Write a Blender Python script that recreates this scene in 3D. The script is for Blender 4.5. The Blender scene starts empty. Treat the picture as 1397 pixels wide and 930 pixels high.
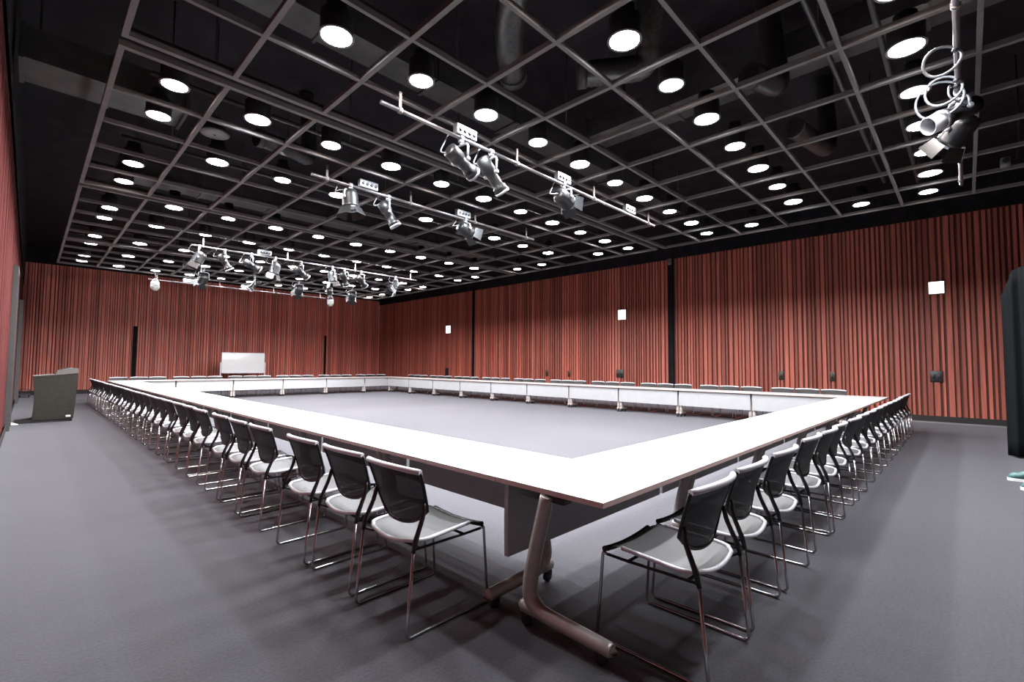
import bpy, bmesh, math, random
from mathutils import Vector, Matrix

random.seed(7)
S = bpy.context.scene
COL = S.collection
PI = math.pi

# ------------------------------------------------------------------ helpers
class MB:
    """collects shapes; build() links them as one mesh object"""
    def __init__(self):
        self.v, self.f, self.m, self.s = [], [], [], []
    def add(self, vs, fs, mi=0, smooth=False):
        o = len(self.v)
        self.v += [tuple(p) for p in vs]
        for f in fs:
            self.f.append(tuple(i + o for i in f)); self.m.append(mi); self.s.append(smooth)
        return self
    def box(self, x0, x1, y0, y1, z0, z1, mi=0, mats=None):
        vs = [(x, y, z) for z in (z0, z1) for y in (y0, y1) for x in (x0, x1)]
        fs = [(0, 2, 3, 1), (4, 5, 7, 6), (0, 1, 5, 4), (2, 6, 7, 3), (0, 4, 6, 2), (1, 3, 7, 5)]
        for k, f in enumerate(fs):
            self.add([], [], 0)
        o = len(self.v); self.v += vs
        for k, f in enumerate(fs):
            self.f.append(tuple(i + o for i in f)); self.m.append(mats[k] if mats else mi); self.s.append(False)
        return self
    def rbox(self, x0, x1, y0, y1, z0, z1, r=.01, mi=0):
        """box with chamfered edges"""
        bm = bmesh.new()
        bmesh.ops.create_cube(bm, size=1)
        for v in bm.verts:
            v.co = Vector((x0 + (v.co.x + .5) * (x1 - x0), y0 + (v.co.y + .5) * (y1 - y0), z0 + (v.co.z + .5) * (z1 - z0)))
        bmesh.ops.bevel(bm, geom=bm.edges[:], offset=r, segments=2, affect='EDGES', profile=.5)
        bm.verts.index_update()
        self.add([v.co[:] for v in bm.verts], [[v.index for v in f.verts] for f in bm.faces], mi, True)
        bm.free()
        return self
    def tube(self, pts, r, n=8, mi=0, caps=True, closed=False):
        pts = [Vector(p) for p in pts]
        k = len(pts)
        rs = r if isinstance(r, (list, tuple)) else [r] * k
        rings = []
        up = None
        for i in range(k):
            if closed:
                t = pts[(i + 1) % k] - pts[i - 1]
            else:
                t = (pts[min(i + 1, k - 1)] - pts[max(i - 1, 0)])
            t.normalize()
            if up is None:
                up = Vector((0, 0, 1)) if abs(t.z) < .9 else Vector((1, 0, 0))
            a = t.cross(up)
            if a.length < 1e-4:
                a = t.orthogonal()
            a.normalize(); b = a.cross(t).normalized(); up = b
            rings.append([pts[i] + (a * math.cos(2 * PI * j / n) + b * math.sin(2 * PI * j / n)) * rs[i] for j in range(n)])
        vs = [p for q in rings for p in q]
        fs = []
        for i in range(k if closed else k - 1):
            i2 = (i + 1) % k
            for j in range(n):
                j2 = (j + 1) % n
                fs.append((i * n + j, i * n + j2, i2 * n + j2, i2 * n + j))
        self.add(vs, fs, mi, True)
        if caps and not closed:
            o = len(self.v) - len(vs)
            self.f.append(tuple(o + j for j in reversed(range(n)))); self.m.append(mi); self.s.append(False)
            self.f.append(tuple(o + (k - 1) * n + j for j in range(n))); self.m.append(mi); self.s.append(False)
        return self
    def lathe(self, prof, n=20, mi=0, mat=None, mis=None, cap=True):
        """prof: (r, z) list round local z"""
        vs = []; 
        for (r, z) in prof:
            for j in range(n):
                a = 2 * PI * j / n
                p = Vector((r * math.cos(a), r * math.sin(a), z))
                vs.append(mat @ p if mat else p)
        o = len(self.v); self.v += [tuple(p) for p in vs]
        for i in range(len(prof) - 1):
            for j in range(n):
                j2 = (j + 1) % n
                self.f.append((o + i * n + j, o + i * n + j2, o + (i + 1) * n + j2, o + (i + 1) * n + j))
                self.m.append(mis[i] if mis else mi); self.s.append(True)
        if cap and prof[0][0] > 1e-6:
            self.f.append(tuple(o + j for j in reversed(range(n)))); self.m.append(mis[0] if mis else mi); self.s.append(False)
        if cap and prof[-1][0] > 1e-6:
            q = o + (len(prof) - 1) * n
            self.f.append(tuple(q + j for j in range(n))); self.m.append(mis[-1] if mis else mi); self.s.append(False)
        return self
    def prism(self, poly, axis, a0, a1, mi=0):
        """poly of 2-D points extruded along axis 0/1/2 (other two axes in order)"""
        def mk(p, a):
            q = list(p); q.insert(axis, a); return tuple(q)
        n = len(poly)
        vs = [mk(p, a0) for p in poly] + [mk(p, a1) for p in poly]
        fs = [tuple(reversed(range(n))), tuple(range(n, 2 * n))] + [(i, (i + 1) % n, n + (i + 1) % n, n + i) for i in range(n)]
        return self.add(vs, fs, mi)
    def mesh(self, name, mats, tint=None):
        me = bpy.data.meshes.new(name)
        me.from_pydata(self.v, [], self.f)
        for m in (mats if isinstance(mats, (list, tuple)) else [mats]):
            me.materials.append(m)
        for p, mi, sm in zip(me.polygons, self.m, self.s):
            p.material_index = mi; p.use_smooth = sm
        bm = bmesh.new(); bm.from_mesh(me)
        bmesh.ops.recalc_face_normals(bm, faces=bm.faces)
        bm.to_mesh(me); bm.free()
        return me
    def build(self, name, mats, parent=None):
        o = bpy.data.objects.new(name, self.mesh(name, mats))
        COL.objects.link(o)
        if parent: o.parent = parent
        return o

def fillet(pts, r, n=5):
    """round the inner corners of a polyline"""
    pts = [Vector(p) for p in pts]
    out = [pts[0]]
    for i in range(1, len(pts) - 1):
        a, b, c = pts[i - 1], pts[i], pts[i + 1]
        d1 = (a - b); d2 = (c - b)
        rr = min(r, d1.length * .49, d2.length * .49)
        p1 = b + d1.normalized() * rr; p2 = b + d2.normalized() * rr
        for k in range(n + 1):
            t = k / n
            out.append(p1 * (1 - t) ** 2 + b * 2 * t * (1 - t) + p2 * t * t)
    out.append(pts[-1])
    return out

def empty(name, loc=(0, 0, 0), rz=0):
    o = bpy.data.objects.new(name, None); COL.objects.link(o)
    o.location = loc; o.rotation_euler = (0, 0, rz); o.empty_display_size = .1
    return o
def tag(o, label=None, cat=None, group=None, kind=None):
    if label: o['label'] = label
    if cat: o['category'] = cat
    if group: o['group'] = group
    if kind: o['kind'] = kind
    return o
def struct(o):
    o['kind'] = 'structure'; return o
def copy_tree(o, parent=None):
    c = o.copy(); COL.objects.link(c)
    if parent: c.parent = parent
    for ch in [x for x in KIDS.get(o.name, [])]:
        copy_tree(ch, c)
    return c
KIDS = {}
def note_kids(root):
    for o in [root] + list(root.children_recursive):
        KIDS[o.name] = list(o.children)
ORD = ['first', 'second', 'third', 'fourth', 'fifth', 'sixth', 'seventh', 'eighth', 'ninth', 'tenth', 'eleventh', 'twelfth',
       'thirteenth', 'fourteenth', 'fifteenth', 'sixteenth', 'seventeenth', 'eighteenth', 'nineteenth', 'twentieth',
       'twenty-first', 'twenty-second', 'twenty-third', 'twenty-fourth', 'twenty-fifth', 'twenty-sixth', 'twenty-seventh',
       'twenty-eighth', 'twenty-ninth', 'thirtieth']

# ------------------------------------------------------------------ materials
def new_mat(name):
    m = bpy.data.materials.new(name); m.use_nodes = True
    nt = m.node_tree
    return m, nt, nt.nodes['Principled BSDF']
def mat(name, col, rough=.5, metal=0., spec=.5, noise=0., scale=40., bump=0., sheen=0., coat=0.):
    m, nt, p = new_mat(name)
    p.inputs['Base Color'].default_value = (*col, 1)
    p.inputs['Roughness'].default_value = rough
    p.inputs['Metallic'].default_value = metal
    p.inputs['Specular IOR Level'].default_value = spec
    if sheen: p.inputs['Sheen Weight'].default_value = sheen
    if coat: p.inputs['Coat Weight'].default_value = coat
    if noise or bump:
        tc = nt.nodes.new('ShaderNodeTexCoord'); n = nt.nodes.new('ShaderNodeTexNoise')
        n.inputs['Scale'].default_value = scale; n.inputs['Detail'].default_value = 4
        nt.links.new(tc.outputs['Object'], n.inputs['Vector'])
        if noise:
            r = nt.nodes.new('ShaderNodeValToRGB')
            r.color_ramp.elements[0].position = .3; r.color_ramp.elements[1].position = .7
            r.color_ramp.elements[0].color = (*[c * (1 - noise) for c in col], 1)
            r.color_ramp.elements[1].color = (*[min(1, c * (1 + noise)) for c in col], 1)
            nt.links.new(n.outputs['Fac'], r.inputs['Fac']); nt.links.new(r.outputs['Color'], p.inputs['Base Color'])
        if bump:
            b = nt.nodes.new('ShaderNodeBump'); b.inputs['Strength'].default_value = bump; b.inputs['Distance'].default_value = .01
            nt.links.new(n.outputs['Fac'], b.inputs['Height']); nt.links.new(b.outputs['Normal'], p.inputs['Normal'])
    return m
def emit(name, col, strength):
    m, nt, p = new_mat(name)
    p.inputs['Base Color'].default_value = (.8, .8, .8, 1)
    p.inputs['Emission Color'].default_value = (*col, 1)
    p.inputs['Emission Strength'].default_value = strength
    return m
def wood_slats(name, lo, hi, spec=.3, rough=.5):
    m, nt, p = new_mat(name)
    N = nt.nodes.new; L = nt.links.new
    at = N('ShaderNodeAttribute'); at.attribute_name = 'tint'
    ramp = N('ShaderNodeValToRGB')
    ramp.color_ramp.elements[0].color = (*lo, 1); ramp.color_ramp.elements[1].color = (*hi, 1)
    L(at.outputs['Fac'], ramp.inputs['Fac'])
    tc = N('ShaderNodeTexCoord'); mp = N('ShaderNodeMapping'); mp.inputs['Scale'].default_value = (30, 30, 1.2)
    n = N('ShaderNodeTexNoise'); n.inputs['Scale'].default_value = 1.0; n.inputs['Detail'].default_value = 6
    L(tc.outputs['Object'], mp.inputs['Vector']); L(mp.outputs['Vector'], n.inputs['Vector'])
    mr = N('ShaderNodeMapRange'); mr.inputs['From Min'].default_value = .3; mr.inputs['From Max'].default_value = .7
    mr.inputs['To Min'].default_value = .78; mr.inputs['To Max'].default_value = 1.18
    L(n.outputs['Fac'], mr.inputs['Value'])
    mx = N('ShaderNodeMix'); mx.data_type = 'RGBA'; mx.blend_type = 'MULTIPLY'; mx.inputs['Factor'].default_value = 1
    L(ramp.outputs['Color'], mx.inputs[6]); L(mr.outputs['Result'], mx.inputs[7])
    L(mx.outputs[2], p.inputs['Base Color'])
    p.inputs['Roughness'].default_value = rough; p.inputs['Specular IOR Level'].default_value = spec
    return m
def carpet():
    m, nt, p = new_mat('carpet_grey')
    N = nt.nodes.new; L = nt.links.new
    tc = N('ShaderNodeTexCoord')
    n1 = N('ShaderNodeTexNoise'); n1.inputs['Scale'].default_value = 70; n1.inputs['Detail'].default_value = 3
    n2 = N('ShaderNodeTexNoise'); n2.inputs['Scale'].default_value = .6; n2.inputs['Detail'].default_value = 3
    mp = N('ShaderNodeMapping'); mp.inputs['Scale'].default_value = (6, 60, 1)
    n3 = N('ShaderNodeTexNoise'); n3.inputs['Scale'].default_value = 1.0; n3.inputs['Detail'].default_value = 2
    L(tc.outputs['Object'], n1.inputs['Vector']); L(tc.outputs['Object'], n2.inputs['Vector'])
    L(tc.outputs['Object'], mp.inputs['Vector']); L(mp.outputs['Vector'], n3.inputs['Vector'])
    a = N('ShaderNodeMath'); a.operation = 'MULTIPLY_ADD'; a.inputs[1].default_value = .55
    L(n1.outputs['Fac'], a.inputs[0]); 
    b = N('ShaderNodeMath'); b.operation = 'MULTIPLY_ADD'; b.inputs[1].default_value = .25; b.inputs[2].default_value = .0
    L(n2.outputs['Fac'], b.inputs[0]); L(b.outputs[0], a.inputs[2])
    c = N('ShaderNodeMath'); c.operation = 'MULTIPLY_ADD'; c.inputs[1].default_value = .2
    L(n3.outputs['Fac'], c.inputs[0]); L(a.outputs[0], c.inputs[2])
    r = N('ShaderNodeValToRGB')
    r.color_ramp.elements[0].position = .32; r.color_ramp.elements[1].position = .68
    r.color_ramp.elements[0].color = (*CARPET_LO, 1); r.color_ramp.elements[1].color = (*CARPET_HI, 1)
    L(c.outputs[0], r.inputs['Fac']); L(r.outputs['Color'], p.inputs['Base Color'])
    bp = N('ShaderNodeBump'); bp.inputs['Strength'].default_value = .35; bp.inputs['Distance'].default_value = .004
    L(n1.outputs['Fac'], bp.inputs['Height']); L(bp.outputs['Normal'], p.inputs['Normal'])
    p.inputs['Roughness'].default_value = .95; p.inputs['Specular IOR Level'].default_value = .1
    p.inputs['Sheen Weight'].default_value = CARPET_SHEEN
    p.inputs['Sheen Roughness'].default_value = .5
    p.inputs['Sheen Tint'].default_value = (.9, .9, 1, 1)
    return m
def mesh_cloth(name, col, alpha, rough=.6):
    """woven see-through chair mesh"""
    m, nt, p = new_mat(name)
    p.inputs['Base Color'].default_value = (*col, 1); p.inputs['Roughness'].default_value = rough
    N = nt.nodes.new; L = nt.links.new
    tr = N('ShaderNodeBsdfTransparent'); mx = N('ShaderNodeMixShader'); mx.inputs['Fac'].default_value = alpha
    out = nt.nodes['Material Output']
    L(tr.outputs[0], mx.inputs[1]); L(p.outputs[0], mx.inputs[2]); L(mx.outputs[0], out.inputs['Surface'])
    return m

CARPET_LO, CARPET_HI, CARPET_SHEEN = (.028, .027, .0305), (.057, .055, .061), .25
LAMP = 480.0; SPOT_W = 185.0; FARBEAM = 330.0
M = dict(
    carpet=carpet(),
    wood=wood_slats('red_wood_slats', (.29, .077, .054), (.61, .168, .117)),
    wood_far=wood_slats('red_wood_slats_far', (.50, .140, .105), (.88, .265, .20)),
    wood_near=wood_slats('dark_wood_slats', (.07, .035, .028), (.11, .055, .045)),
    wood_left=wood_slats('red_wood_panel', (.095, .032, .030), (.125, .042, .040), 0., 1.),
    backing=mat('slat_backing', (.13, .042, .030), .8),
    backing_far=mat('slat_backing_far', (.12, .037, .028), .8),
    black=mat('black_paint_and_shade', (.011, .0095, .0115), .9, spec=.2, noise=.4, scale=3),
    base=mat('dark_baseboard', (.016, .011, .011), .6),
    paleedge=mat('pale_floor_edge', (.22, .22, .225), .5),
    bar=mat('grid_bar_grey', (.135, .124, .121), .85, spec=.15, noise=.1, scale=6),
    track=mat('track_steel', (.05, .046, .048), .45, .3, noise=.2, scale=5),
    duct=mat('duct_grey', (.042, .041, .039), .55, .2, noise=.35, scale=4),
    flex=mat('flex_duct_foil', (.07, .068, .066), .35, .6, noise=.3, scale=30),
    pipe=mat('pipe_steel', (.14, .132, .135), .35, .7, noise=.08, scale=12),
    top=mat('white_laminate', (.66, .655, .67), .35, noise=.01, scale=20),
    edge=mat('rosewood_edge', (.55, .39, .36), .5, noise=.06, scale=25),
    panel=mat('white_panel', (.33, .33, .34), .45, noise=.03, scale=8),
    under=mat('table_underside', (.05, .047, .045), .7, noise=.1, scale=8),
    leg=mat('satin_aluminium', (.40, .355, .335), .38, .3, noise=.05, scale=30),
    rubber=mat('black_rubber', (.015, .015, .016), .6, noise=.2, scale=30),
    chrome=mat('chrome_rod', (.48, .47, .475), .18, 1.0, noise=.04, scale=20),
    frame=mat('chair_black_plastic', (.009, .0085, .009), .4, noise=.15, scale=30),
    rim=mat('chair_grey_rim', (.60, .59, .63), .4, noise=.04, scale=30),
    seat=mesh_cloth('chair_seat_mesh', (.066, .064, .066), .98),
    back=mesh_cloth('chair_back_mesh', (.006, .0055, .0055), .985),
    can=mat('lamp_can', (.02, .02, .022), .5, noise=.2, scale=8),
    trim=mat('lamp_trim', (.15, .145, .155), .4),
    cool=emit('cool_lamp_lens', (.86, .93, 1.0), LAMP * 1.15),
    warm=emit('warm_lamp_lens', (1.0, .90, .86), LAMP * .85),
    sign=emit('lit_sign_face', (.95, .98, 1.0), 3.0),
    signbox=mat('sign_case', (.4, .4, .42), .4),
    outlet=mat('outlet_box', (.02, .018, .02), .4, noise=.2, scale=20),
    plate=mat('bronze_plate', (.05, .038, .025), .4, .4, noise=.1, scale=30),
    spot=mat('spotlight_body', (.007, .007, .0075), .4, .1, noise=.15, scale=20),
    spotlit=mat('spotlight_silver', (.30, .30, .32), .35, .4, noise=.08, scale=20),
    glass=mat('lens_glass', (.75, .80, .85), .08, 0, 1.0),
    cable=mat('cable_grey', (.13, .13, .14), .45, noise=.05, scale=30),
    board=mat('whiteboard_face', (.95, .95, .96), .2, noise=.01, scale=10),
    alu=mat('white_frame', (.74, .73, .76), .35, noise=.03, scale=20),
    lectern=mat('lectern_laminate', (.028, .025, .019), .65, spec=.3, noise=.18, scale=14),
    lecterntop=mat('lectern_top', (.13, .12, .11), .5, noise=.1, scale=20),
    greymetal=mat('grey_door_frame', (.08, .078, .078), .6, spec=.2, noise=.08, scale=15),
    drape=mat('black_velour', (.0025, .0034, .0045), .9, spec=.15, noise=.3, scale=20),
    trousers=mat('dark_trousers', (.006, .0045, .0048), .9, spec=.2, noise=.2, scale=40),
    jacket=mat('dark_jacket', (.0028, .003, .0038), .9, spec=.2, noise=.2, scale=40),
    skin=mat('skin', (.55, .34, .25), .5, noise=.05, scale=20),
    hair=mat('black_hair', (.012, .010, .009), .5, noise=.3, scale=60),
    teal=mat('teal_shoe', (.05, .13, .12), .5, noise=.25, scale=30),
    sole=mat('white_sole', (.75, .75, .76), .5, noise=.03, scale=30),
    paper=mat('paper_white', (.75, .74, .74), .6, noise=.02, scale=20),
    disc=mat('speaker_disc', (.17, .165, .155), .5, noise=.06, scale=40),
    eye=mat('eye_dark', (.02, .015, .012), .2, noise=.1, scale=20),
)

# ------------------------------------------------------------------ room data
XL, XR, YF, YN, ZT = -.28, 15.46, 26.75, -3.6, 5.9
C0x, C0y, TW, TL = 1.8334, 1.1989, .704, 1.8
FX = C0x + 6 * TL                 # outer face of the row by the right wall
FY = C0y + 10 * TL + 2 * TW       # outer face of the far row

# floor, ceiling void
struct(MB().box(XL - .2, XR + .2, YN - .2, YF + .2, -.1, 0).build('floor', M['carpet']))
struct(MB().box(XL - .2, XR + .2, YN - .2, YF + .2, ZT, ZT + .1).build('ceiling', M['black']))

def slat_wall(name, axis, pos, inward, a0, a1, z0, z1, m, widths, gaps, depth, skips=()):
    """vertical slats standing in front of a dark backing; one mesh with a tint per slat"""
    mb = MB(); tint = []
    def put(p0, p1, b0, b1, za, zb, mi, t):
        lo, hi = min(p0, p1), max(p0, p1)
        if axis == 0: mb.box(lo, hi, b0, b1, za, zb, mi)
        else: mb.box(b0, b1, lo, hi, za, zb, mi)
        tint.extend([t] * 6)
    put(pos - inward * .16, pos - inward * .001 + inward * -depth, a0, a1, 0, ZT, 1, 0)
    a = a0 + .01
    while a < a1 - .03:
        w = random.choice(widths); 
        if a + w > a1: break
        if not any(s0 < a + w and a < s1 for s0, s1 in skips):
            d = depth * random.uniform(.75, 1.0)
            put(pos - inward * (depth + .001), pos - inward * (depth - d), a, a + w, z0, z1, 0, random.random())
        a += w + random.choice(gaps)
    o = mb.build(name, [m, M['backing_far'] if name == 'wall_far' else M['backing']])
    at = o.data.attributes.new('tint', 'FLOAT', 'FACE')
    at.data.foreach_set('value', tint)
    return struct(o)

SEAM_R = [(17.66, 17.80), (7.22, 7.42)]
SEAM_F = [(3.20, 3.34), (11.90, 12.02)]
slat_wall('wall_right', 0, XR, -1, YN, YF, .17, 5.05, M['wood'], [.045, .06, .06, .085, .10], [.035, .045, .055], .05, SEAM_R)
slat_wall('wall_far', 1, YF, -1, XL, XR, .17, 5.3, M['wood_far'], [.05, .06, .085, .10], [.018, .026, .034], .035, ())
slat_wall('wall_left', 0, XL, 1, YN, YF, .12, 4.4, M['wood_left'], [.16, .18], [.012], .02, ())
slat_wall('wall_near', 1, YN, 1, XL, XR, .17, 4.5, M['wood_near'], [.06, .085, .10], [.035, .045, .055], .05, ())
# baseboards
struct(MB().box(XR - .06, XR - .001, YN, YF, .03, .17).build('baseboard_right', M['base']))
struct(MB().box(XR - .10, XR - .06, YN, YF, 0, .035).build('trim_1', M['paleedge']))
struct(MB().box(XL, XR - .06, YF - .055, YF - .001, .0, .17).build('baseboard_far', M['base']))
struct(MB().box(XL, XR - .06, YN + .051, YN + .065, 0, .18).build('baseboard_near', M['base']))
struct(MB().box(XL + .021, XL + .03, YN + .07, YF - .06, 0, .13).build('baseboard_left', M['base']))
# dark seams between wall panels
k = 2
for s0, s1 in SEAM_R:
    mb = MB().box(XR - .02, XR + .04, s0 + .01, s1 - .01, .17, ZT - .1, 0)
    mb.box(XR - .035, XR - .02, s0 + .01, s0 + .03, .17, ZT - .1, 0).box(XR - .035, XR - .02, s1 - .03, s1 - .01, .17, ZT - .1, 0)
    struct(mb.build('trim_%d' % k, M['black'])); k += 1
for s0, s1 in SEAM_F:
    mb = MB().box(s0, s1, YF - .03, YF + .03, .05, 2.95, 0)
    mb.box(s0, s0 + .02, YF - .045, YF - .03, .05, 2.95, 0).box(s1 - .02, s1, YF - .045, YF - .03, .05, 2.95, 0)
    struct(mb.build('trim_%d' % k, M['black'])); k += 1

# black bands above the slats, put in as the shade on the upper walls
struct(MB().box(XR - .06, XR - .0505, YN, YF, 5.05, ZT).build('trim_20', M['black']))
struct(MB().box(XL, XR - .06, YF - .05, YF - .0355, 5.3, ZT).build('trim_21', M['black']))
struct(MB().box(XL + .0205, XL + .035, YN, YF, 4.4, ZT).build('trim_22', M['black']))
# two grey doors in the left wall (seen almost edge-on)
for n, (y0, y1, h, d) in enumerate([(13.2, 14.3, 3.2, .075), (21.6, 22.7, 3.3, .09)], 1):
    r = struct(empty('door_%d' % n, (XL, y0, 0)))
    w = y1 - y0
    f = MB().box(.0, d, 0, .09, 0, h).box(.0, d, w - .09, w, 0, h).box(.0, d, .09, w - .09, h - .09, h)
    f.build('door_frame', M['greymetal'], r)
    lf = MB().box(.001, d - .05, .09, w - .09, .01, h - .09).build('door_leaf', M['greymetal'], r)
    MB().tube([(d - .05, w - .2, 1.0), (d - .015, w - .2, 1.0), (d - .015, w - .32, 1.0)], .009).build('door_handle', M['pipe'], lf)

# ------------------------------------------------------------------ ceiling grid
GX = [.455, 1.285, 2.167, 3.05, 3.934, 4.82, 5.72, 6.62, 7.55, 8.5, 9.42, 10.35]
GYa = [-2.0, -1.05, -.16, .712, 1.584, 2.456, 3.329, 4.2]
RAILS = [(5.05, 5.25), (9.75, 9.95), (14.45, 14.65)]
GYb = [6.15, 7.05, 7.95, 8.85, 10.85, 11.75, 12.65, 13.55, 15.55, 16.45, 17.35, 18.25]
GZ = 4.109
g = MB()
hw = .023
yl = sorted(GYa + GYb)
segs = [(GYa[0], RAILS[0][0]), (RAILS[0][1], RAILS[1][0]), (RAILS[1][1], RAILS[2][0]), (RAILS[2][1], GYb[-1])]
for x in GX:
    for a, b in segs:
        g.box(x - hw, x + hw, a, b, GZ, GZ + .05)
for y in yl:
    for i in range(len(GX) - 1):
        g.box(GX[i] + hw, GX[i + 1] - hw, y - .018, y + .018, GZ + .001, GZ + .05)
for a, b in RAILS:
    for y in (a, b):
        g.box(GX[0] - hw, GX[-1] + hw, y - .028, y + .028, GZ + .001, GZ + .051)
struct(g.build('ceiling_grid', M['bar']))
for i, (a, b) in enumerate(RAILS):
    r = empty('lighting_track', (GX[0], (a + b) / 2, GZ + .05))
    tag(r, 'dark steel lighting track channel set in the ceiling grid, ' + ['nearest the camera', 'middle one of three', 'farthest from the camera'][i], 'track', 'lighting tracks in the ceiling grid')
    L_ = GX[-1] - GX[0]
    MB().box(0, L_, -.065, .065, .06, .07).box(0, L_, -.065, -.055, 0, .06).box(0, L_, .055, .065, 0, .06).build('channel', M['track'], r)
    MB().box(0, L_, -.02, .02, .02, .035).build('conductor_bar', M['bar'], r)

# ------------------------------------------------------------------ downlights
LC = [.92, 1.735, 2.61, 3.49, 4.385, 5.28, 6.20, 7.125, 8.06, 9.0, 9.93]
LR = [.30, 2.05, 3.82, 5.82, 7.49, 10.3, 12.0, 14.07, 15.95, 17.87]
pts = []
for c in range(11):
    if c == 0: ys = [5.71, 6.56, 8.43, 9.37, 11.2, 12.06, 13.96, 14.92, 16.75, 17.72]
    elif c == 10: ys = [.36, 1.23, 3.0, 3.89, 5.77, 6.62, 8.49, 9.44, 11.32, 12.2, 14.2, 15.17, 17.05, 18.05]
    else: ys = [y for y in LR if not (y < 1 and c < 3)]
    if c == 1: ys = [y for y in ys if y > 3]
    if c in (4, 6): ys = [y for y in ys if y != 7.49] + []
    for i, y in enumerate(ys): pts.append((c, i, LC[c], y))
LZ = 4.16
def lamp_proto(kind, beam):
    r = empty('downlight')
    R = .125 if kind == 'cool' else .11
    MB().lathe([(R + .006, .0), (R + .012, .02), (R + .012, .19), (R * .7, .24), (R * .7, .30), (.02, .31)], 16, cap=False).build('housing', M['can'], r)
    MB().lathe([(R + .002, -.004), (R + .022, -.006), (R + .024, .004), (R + .002, .006), (R + .002, -.004)], 20, cap=False).build('trim_ring', M['trim'], r)
    o = MB()
    n = 16
    o.add([(R * math.cos(2 * PI * j / n), R * math.sin(2 * PI * j / n), .010) for j in range(n)], [tuple(reversed(range(n)))])
    me = bpy.data.meshes.new('lens'); me.from_pydata(o.v, [], o.f); me.materials.append(M[kind])
    l = bpy.data.objects.new('lens', me); COL.objects.link(l); l.parent = r
    if not beam:
        note_kids(r); return r
    ld = bpy.data.lights.new('reflector_beam', 'SPOT'); ld.energy = SPOT_W * (1.1 if kind == 'cool' else .9)
    ld.color = (.86, .93, 1.0) if kind == 'cool' else (1.0, .91, .87)
    ld.spot_size = math.radians(82); ld.spot_blend = .6; ld.shadow_soft_size = .06
    lo = bpy.data.objects.new('reflector_beam', ld); COL.objects.link(lo); lo.parent = r; lo.location = (0, 0, -.02)
    note_kids(r)
    return r
PROTO = {(k_, b_): lamp_proto(k_, b_) for k_ in ('cool', 'warm') for b_ in (0, 1)}; used = set()
for c, i, x, y in pts:
    kind = 'cool' if c % 2 else 'warm'
    if c in (0, 10): kind = 'cool' if c == 10 and i % 2 == 99 else 'warm'
    key = (kind, int(3 <= c <= 9 and y > 3))   # lamps round the edge run without the narrow beam
    if key not in used:
        r = PROTO[key]; used.add(key)
    else:
        r = copy_tree(PROTO[key])
    r.location = (x, y, LZ)
    tag(r, 'round %s ceiling downlight, %s from the camera in the %s column from left' % ('bluish white' if kind == 'cool' else 'warm white', ORD[i], ORD[c]), 'downlight', 'downlights in the ceiling grid')

# ------------------------------------------------------------------ dark services above the grid
def duct_box(x0, x1, y0, y1, z0, z1, label, m='duct'):
    r = empty('air_duct', ((x0 + x1) / 2, (y0 + y1) / 2, z0))
    hx, hy, h = (x1 - x0) / 2, (y1 - y0) / 2, z1 - z0
    MB().box(-hx, hx, -hy, hy, 0, h).build('duct_body', M[m], r)
    n = max(2, int(hx * 2 / 1.2)) if hx > hy else max(2, int(hy * 2 / 1.2))
    for i in range(n + 1):
        f = MB()
        if hx > hy:
            x = -hx + .02 + (2 * hx - .04) * i / n
            f.box(x - .018, x + .018, -hy - .02, hy + .02, -.02, h + .02)
        else:
            y = -hy + .02 + (2 * hy - .04) * i / n
            f.box(-hx - .02, hx + .02, y - .018, y + .018, -.02, h + .02)
        f.build('flange', M[m], r)
    for q in (-.8, .8):
        hr = MB()
        px, py = (q * hx, 0) if hx > hy else (0, q * hy)
        hr.tube([(px, py, h), (px, py, ZT - z0)], .012, 6).build('hanger_rod', M['track'], r)
    tag(r, label, 'duct')
duct_box(-.2, 1.25, 6.75, 7.35, 4.42, 4.75, 'grey rectangular air duct crossing the dark gap at upper left')
duct_box(.6, 10.0, 4.45, 4.85, 4.75, 5.1, 'long dark rectangular duct above the nearest lighting track')
duct_box(6.12, 6.62, -1.2, 4.3, 5.0, 5.3, 'dark duct running away above the grid at upper right')
duct_box(1.0, 10.2, 11.0, 11.5, 4.8, 5.15, 'long dark rectangular duct above the middle of the room')

def flex(name_label, pts_, r):
    e = empty('flexible_duct', pts_[0])
    p0 = Vector(pts_[0])
    path = fillet([Vector(p) - p0 for p in pts_], .5, 10)
    # resample
    out = []; 
    for a, b in zip(path[:-1], path[1:]):
        n = max(1, int((b - a).length / .03))
        for i in range(n): out.append(a + (b - a) * i / n)
    out.append(path[-1])
    MB().tube(out, [r * (1 + .06 * (i % 2)) for i in range(len(out))], 14).build('duct_hose', M['flex'], e)
    MB().tube([out[0] + Vector((0, 0, -.0)), out[1] * 1.0 + (out[1] - out[0]) * 2], r * 1.12, 14).build('collar', M['duct'], e)
    tag(e, name_label, 'duct')
flex('ribbed flexible duct curling above the grid near the top centre', [(4.1, 3.0, 4.55), (4.6, 2.4, 4.6), (4.4, 2.3, 4.9), (4.3, 2.2, 5.88)], .13)
flex('ribbed flexible duct bending behind the top bright downlight', [(3.7, 3.6, 4.6), (3.2, 3.2, 4.6), (2.8, 2.7, 4.7), (2.8, 2.4, 5.88)], .14)
flex('long ribbed foil duct lying above the right side of grid', [(5.3, 1.6, 4.5), (5.6, 1.5, 4.5), (5.85, 1.45, 4.55), (5.86, 1.6, 5.88)], .12)
flex('ribbed foil duct above the right edge, second from camera', [(6.9, 1.55, 4.5), (7.6, 1.45, 4.52), (8.3, 1.4, 4.6), (8.6, 1.5, 5.88)], .12)
flex('ribbed flexible duct above the left side of the grid', [(2.2, 7.4, 4.66), (2.8, 7.5, 4.68), (3.1, 7.7, 4.7), (3.1, 7.9, 5.88)], .12)
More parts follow.
